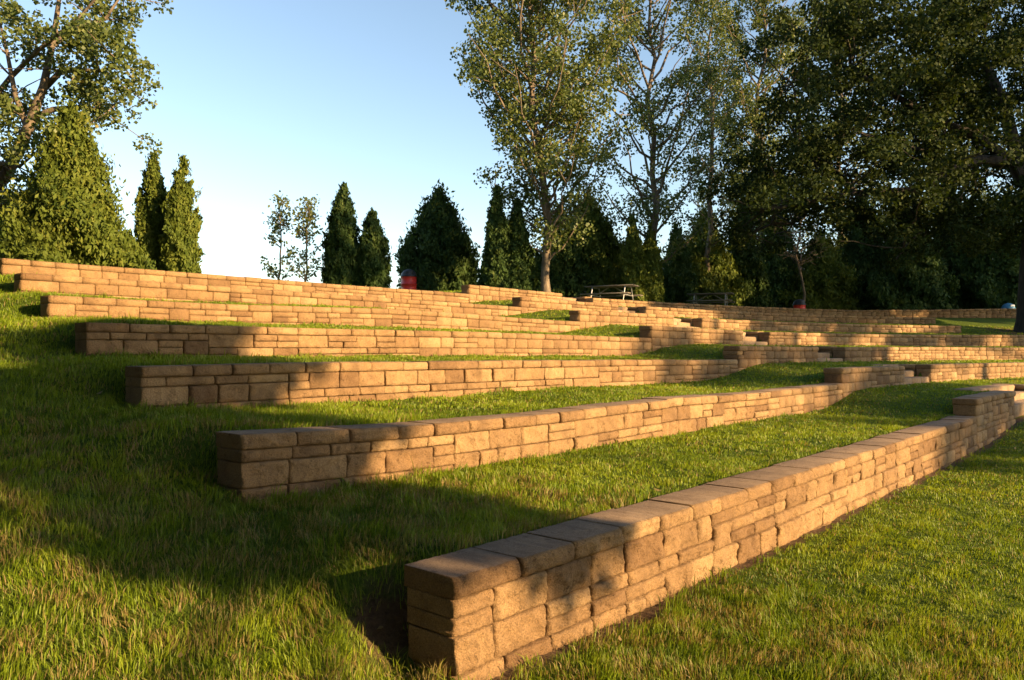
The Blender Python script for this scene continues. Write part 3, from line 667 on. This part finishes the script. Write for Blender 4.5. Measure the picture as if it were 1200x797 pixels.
# ------------------------------------------------------------------ sun and shade trees out of frame
SUN_AZ = np.array([.88, -.475]); SUN_AZ /= np.linalg.norm(SUN_AZ); EL = math.radians(15.0)
SV = np.array([SUN_AZ[0]*math.cos(EL), SUN_AZ[1]*math.cos(EL), math.sin(EL)])
WD = np.array([-SUN_AZ[1], SUN_AZ[0]]); TE = math.tan(EL)
def shade_tree(label, w0, t0, ells, leaf=.14, per=150, m='oak', deep=1.0):
    """broadleaf tree; each mass of leaves is (w across the light, t and z of the spot its shade falls on, half sizes, clumps)"""
    x, y = WD*w0+SUN_AZ*t0; z = gz(x, y)-.1
    t = thing('broadleaf_tree', label, 'tree', (float(x), float(y), z), 'trees around the lawn behind the camera'); tb = MB()
    hs = [zg+TE*(t0-tg) for w, tg, zg, rw, rh, n in ells]; hm = max(hs)
    tp = bez((x, y, z), (x, y, hm), 9, 0, .03); tb.tube(tp, np.linspace(.05+.015*hm, .04, 9), 9); cs = []; rs = []
    for (w, tg, zg, rw, rh, n), h in zip(ells, hs):
        for q in range(n):
            a = rng.uniform(0, 6.28); r = math.sqrt(rng.random()); ww = w+math.cos(a)*r*rw; tt = t0+rng.normal(0, deep); hh = h+math.sin(a)*r*rh+TE*(tt-t0)
            c = WD*ww+SUN_AZ*tt; cs.append(np.array([c[0], c[1], hh])); rs.append(rng.uniform(.2, .45)*(1 if deep < 1.5 else 1.8))
        e = WD*w+SUN_AZ*t0; i = int(np.clip((h-.8-z)/(hm-z)*8, 1, 7)); tb.tube(bez(tp[i], (e[0], e[1], h), 6, -.05, .08), np.linspace(.07, .02, 6), 6)
    tb.build('trunk', M['bark_dark'], t, True)
    P = clumps(cs, rs, per/.2); leaves('crown', P, rng.uniform(.7, 1.2, len(P))*leaf, M[m], t, aspect=1.3, tint=rng.normal(.5, .2, len(P)))
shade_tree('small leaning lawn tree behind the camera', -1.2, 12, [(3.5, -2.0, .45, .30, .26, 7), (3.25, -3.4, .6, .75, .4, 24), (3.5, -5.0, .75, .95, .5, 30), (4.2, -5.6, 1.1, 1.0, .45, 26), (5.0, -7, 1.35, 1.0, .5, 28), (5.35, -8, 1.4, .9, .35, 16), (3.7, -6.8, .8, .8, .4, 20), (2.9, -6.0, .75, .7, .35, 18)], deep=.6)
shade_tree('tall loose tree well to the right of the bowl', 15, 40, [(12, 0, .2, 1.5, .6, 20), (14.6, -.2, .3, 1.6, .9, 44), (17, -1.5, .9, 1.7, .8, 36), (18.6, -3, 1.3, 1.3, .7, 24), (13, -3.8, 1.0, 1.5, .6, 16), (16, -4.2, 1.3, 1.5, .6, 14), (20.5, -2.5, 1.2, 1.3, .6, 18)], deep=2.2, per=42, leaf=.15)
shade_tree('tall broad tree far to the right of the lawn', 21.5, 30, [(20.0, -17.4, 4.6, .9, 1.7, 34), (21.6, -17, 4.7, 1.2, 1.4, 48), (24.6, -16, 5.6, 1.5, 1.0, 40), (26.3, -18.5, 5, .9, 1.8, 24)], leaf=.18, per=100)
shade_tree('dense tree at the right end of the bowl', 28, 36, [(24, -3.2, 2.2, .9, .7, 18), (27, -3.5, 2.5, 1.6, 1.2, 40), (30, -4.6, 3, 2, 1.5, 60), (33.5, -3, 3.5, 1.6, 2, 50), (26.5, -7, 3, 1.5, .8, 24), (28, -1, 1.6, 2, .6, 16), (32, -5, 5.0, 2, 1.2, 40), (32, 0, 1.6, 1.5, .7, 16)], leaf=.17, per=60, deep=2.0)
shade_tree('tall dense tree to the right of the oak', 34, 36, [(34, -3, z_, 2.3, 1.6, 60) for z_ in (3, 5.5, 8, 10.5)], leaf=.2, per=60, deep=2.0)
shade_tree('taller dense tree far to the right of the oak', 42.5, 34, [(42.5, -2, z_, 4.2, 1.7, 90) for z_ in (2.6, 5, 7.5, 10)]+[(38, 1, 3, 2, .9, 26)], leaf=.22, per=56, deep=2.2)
for q, (w_, t_, h0, n_) in enumerate([(-4.5, -13, 3.0, 70), (1.5, -21, 3.5, 70), (-10, -8, 3.0, 70), (-8, 9, 2.5, 90), (-15, 5, 3, 80), (-20, -6, 3, 70), (-17, 14, 3, 80), (-26, 4, 4, 70), (8, -33, 4, 60), (-6, 18, 2.5, 80)]):  # unseen trees added to block sky and bounce light
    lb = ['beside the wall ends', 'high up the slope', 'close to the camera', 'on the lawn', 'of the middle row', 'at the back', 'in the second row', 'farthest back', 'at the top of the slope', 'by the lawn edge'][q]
    shade_tree('big leafy tree added behind the camera to block sky light, the one '+lb, w_, t_, [(w_, t_, h_+h0-3, r_, 1.9, n_) for h_, r_ in ((3.5, 3.6), (6.5, 4.4), (9.5, 4.2), (12.5, 2.8))], leaf=.42, per=20, deep=2.6)
def overhang():  # added crown above the view, keeps overhead sky light off the near left
    t = thing('broadleaf_tree', 'tall tree added behind the camera, its high spreading crown blocking overhead sky', 'tree', (-7.5, -5.5, gz(-7.5, -5.5)-.1), 'trees around the lawn behind the camera'); tb = MB()
    b = np.array(t.location); top = np.array([-6.0, -2.5, 9.5]); tb.tube(bez(b, top, 8, 0, .04), np.linspace(.5, .3, 8), 12); cs = []; rs = []
    for q in range(16):
        a = q*2.4; r = 7.0*math.sqrt((q+.5)/16); e = np.array([-3.5+math.cos(a)*r, 2.5+math.sin(a)*r, 11.2+rng.uniform(-.8, 1.8)])
        tb.tube(bez(top, e, 7, .08, .06), np.linspace(.2, .03, 7), 7)
    for q in range(330):
        a = rng.uniform(0, 6.28); r = 8.6*math.sqrt(rng.random()); cs.append((-3.5+math.cos(a)*r, 2.5+math.sin(a)*r, rng.uniform(9.8, 13.5))); rs.append(rng.uniform(.6, 1.1))
    tb.build('trunk', M['bark_dark'], t, True)
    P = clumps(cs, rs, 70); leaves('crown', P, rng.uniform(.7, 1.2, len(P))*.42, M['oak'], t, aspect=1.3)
overhang()
# ------------------------------------------------------------------ furniture
M['wood'] = simple('weathered_plank', (.17, .145, .115), .8, 0, .3, 14, .004, 60)
M['steel'] = simple('galvanised_tube', (.35, .35, .35), .45, .7, .2)
M['red'] = simple('red_drum_paint', (.62, .035, .03), .42, 0, .18, 9, .002, 40)
M['black'] = simple('black_plastic', (.012, .012, .014), .5, 0, .2)
M['blue'] = simple('blue_plastic', (.045, .17, .30), .45, 0, .2)
M['white'] = simple('white_plastic', (.65, .65, .62), .5, 0, .1)
def rotz(a): return np.array([[math.cos(a), -math.sin(a), 0], [math.sin(a), math.cos(a), 0], [0, 0, 1]])
def picnic(label, X, D, ang):
    x, y = px(X, D); z = gz(x, y); t = thing('picnic_table', label, 'picnic table', (x, y, z), 'picnic tables on the plateau')
    R = rotz(ang); o = np.array([x, y, z]); L = 1.83
    def bx(mb, c, s, rot=None): mb.box(o+R@np.array(c), s, R if rot is None else R@rot, .005)
    mb = MB()
    for j in range(5): bx(mb, (0, -.30+.15*j, .745), (L, .14, .04))
    mb.build('table_top', M['wood'], t)
    for sd in (-1, 1):
        mb = MB()
        for j in range(2): bx(mb, (0, sd*(.60+.15*j), .435), (L-.02, .14, .04))
        mb.build('bench_seat', M['wood'], t)
        mb = MB(); ex = sd*.62
        tu = lambda a, b: mb.tube([o+R@np.array(a), o+R@np.array(b)], .024, 8)
        for q in (-1, 1): tu((ex, q*.32, .72), (ex, q*.62, 0)); 
        tu((ex, -.82, .41), (ex, .82, .41)); tu((ex, -.36, .715), (ex, .36, .715)); tu((ex, -.64, .02), (ex, .64, .02)); tu((ex, 0, .42), (ex-sd*.5, 0, .71))
        mb.build('leg_frame', M['steel'], t)
picnic('near picnic table of grey planks on tube legs, sun on its top', 717, 28.2, math.radians(-28))
picnic('far picnic table in half shade, right of the second poplar', 833, 32.2, math.radians(-20))
picnic('picnic table mostly hidden behind the raised top wall, left of the near table', 664, 31.0, math.radians(-12))
def barrel(label, X, D, lid, body='red', open_=True):
    x, y = px(X, D); z = gz(x, y); t = thing('trash_barrel', label, 'trash can', (x, y, z), 'trash barrels along the top of the bowl')
    r = .29; pr = [(.01, 0), (r-.01, 0), (r, .012), (r, .03), (r-.008, .04), (r-.008, .28), (r+.012, .295), (r+.012, .315), (r-.008, .33), (r-.008, .56), (r+.012, .575), (r+.012, .595), (r-.008, .61), (r-.008, .85), (r, .86), (r, .88), (r-.02, .88)]
    mb = MB(); mb.lathe(pr, (x, y, z), 28); mb.build('drum', M[body], t, False)
    lp = [(r+.02, .86), (r+.022, .90), (r+.005, .915)]+[((r-.005)*math.cos(a), .915+.24*math.sin(a)) for a in np.linspace(.1, 1.5, 7)]+[(.005, 1.156)]
    mb = MB(); mb.lathe(lp, (x, y, z), 28); ld = mb.build('lid', M[lid], t, True)
    mb = MB(); v = np.array([.25, -1.0, 0]); v /= np.linalg.norm(v); a = math.atan2(v[1], v[0])+math.pi/2
    mb.box(np.array([x, y, z+1.0])+v*.245, (.24, .03, .13), rotz(a), .01); mb.build('flap', M['white' if lid == 'blue' else 'black'], t)
barrel('red drum trash barrel with black dome lid in the sun', 479, 29, 'black')
barrel('shaded red drum trash barrel with dark lid before the dark cedars', 937, 37.5, 'black')
barrel('trash barrel with bright blue dome lid and pale flap beside the oak', 1182, 37.5, 'blue', 'blue')
# ------------------------------------------------------------------ light, sky, camera
W = bpy.data.worlds.new('World'); SC.world = W; W.use_nodes = True; nt = W.node_tree
sky = nd(nt, 'ShaderNodeTexSky', sky_type='NISHITA'); sky.sun_disc = False; sky.sun_elevation = EL
sky.sun_rotation = math.atan2(SUN_AZ[0], SUN_AZ[1]); sky.altitude = 200; sky.air_density = 1.0; sky.dust_density = .4; sky.ozone_density = .5
nt.links.new(sky.outputs[0], nt.nodes['Background'].inputs[0]); nt.nodes['Background'].inputs[1].default_value = .09
sl = bpy.data.lights.new('sun', 'SUN'); sl.energy = 5.0; sl.angle = math.radians(.5); sl.color = (1, .68, .335)
so_ = bpy.data.objects.new('sun', sl); C.objects.link(so_)
from mathutils import Vector
so_.rotation_euler = Vector(SV).to_track_quat('Z', 'Y').to_euler(); so_.location = tuple(SV*60)
cam = bpy.data.cameras.new('camera'); co = bpy.data.objects.new('camera', cam); C.objects.link(co)
co.location = (0, 0, EYE); co.rotation_euler = (math.pi/2+math.atan((HZ-398.5)/F), 0, 0)
cam.sensor_width = 36; cam.lens = 36*F/1200; cam.clip_end = 3000; cam.clip_start = .05
SC.camera = co
SC.view_settings.view_transform = 'Standard'; SC.view_settings.look = 'None'; SC.view_settings.exposure = 1.66; SC.view_settings.gamma = 1
print('blades', NG, 'verts', sum(len(o.data.vertices) for o in SC.objects if o.type == 'MESH'))
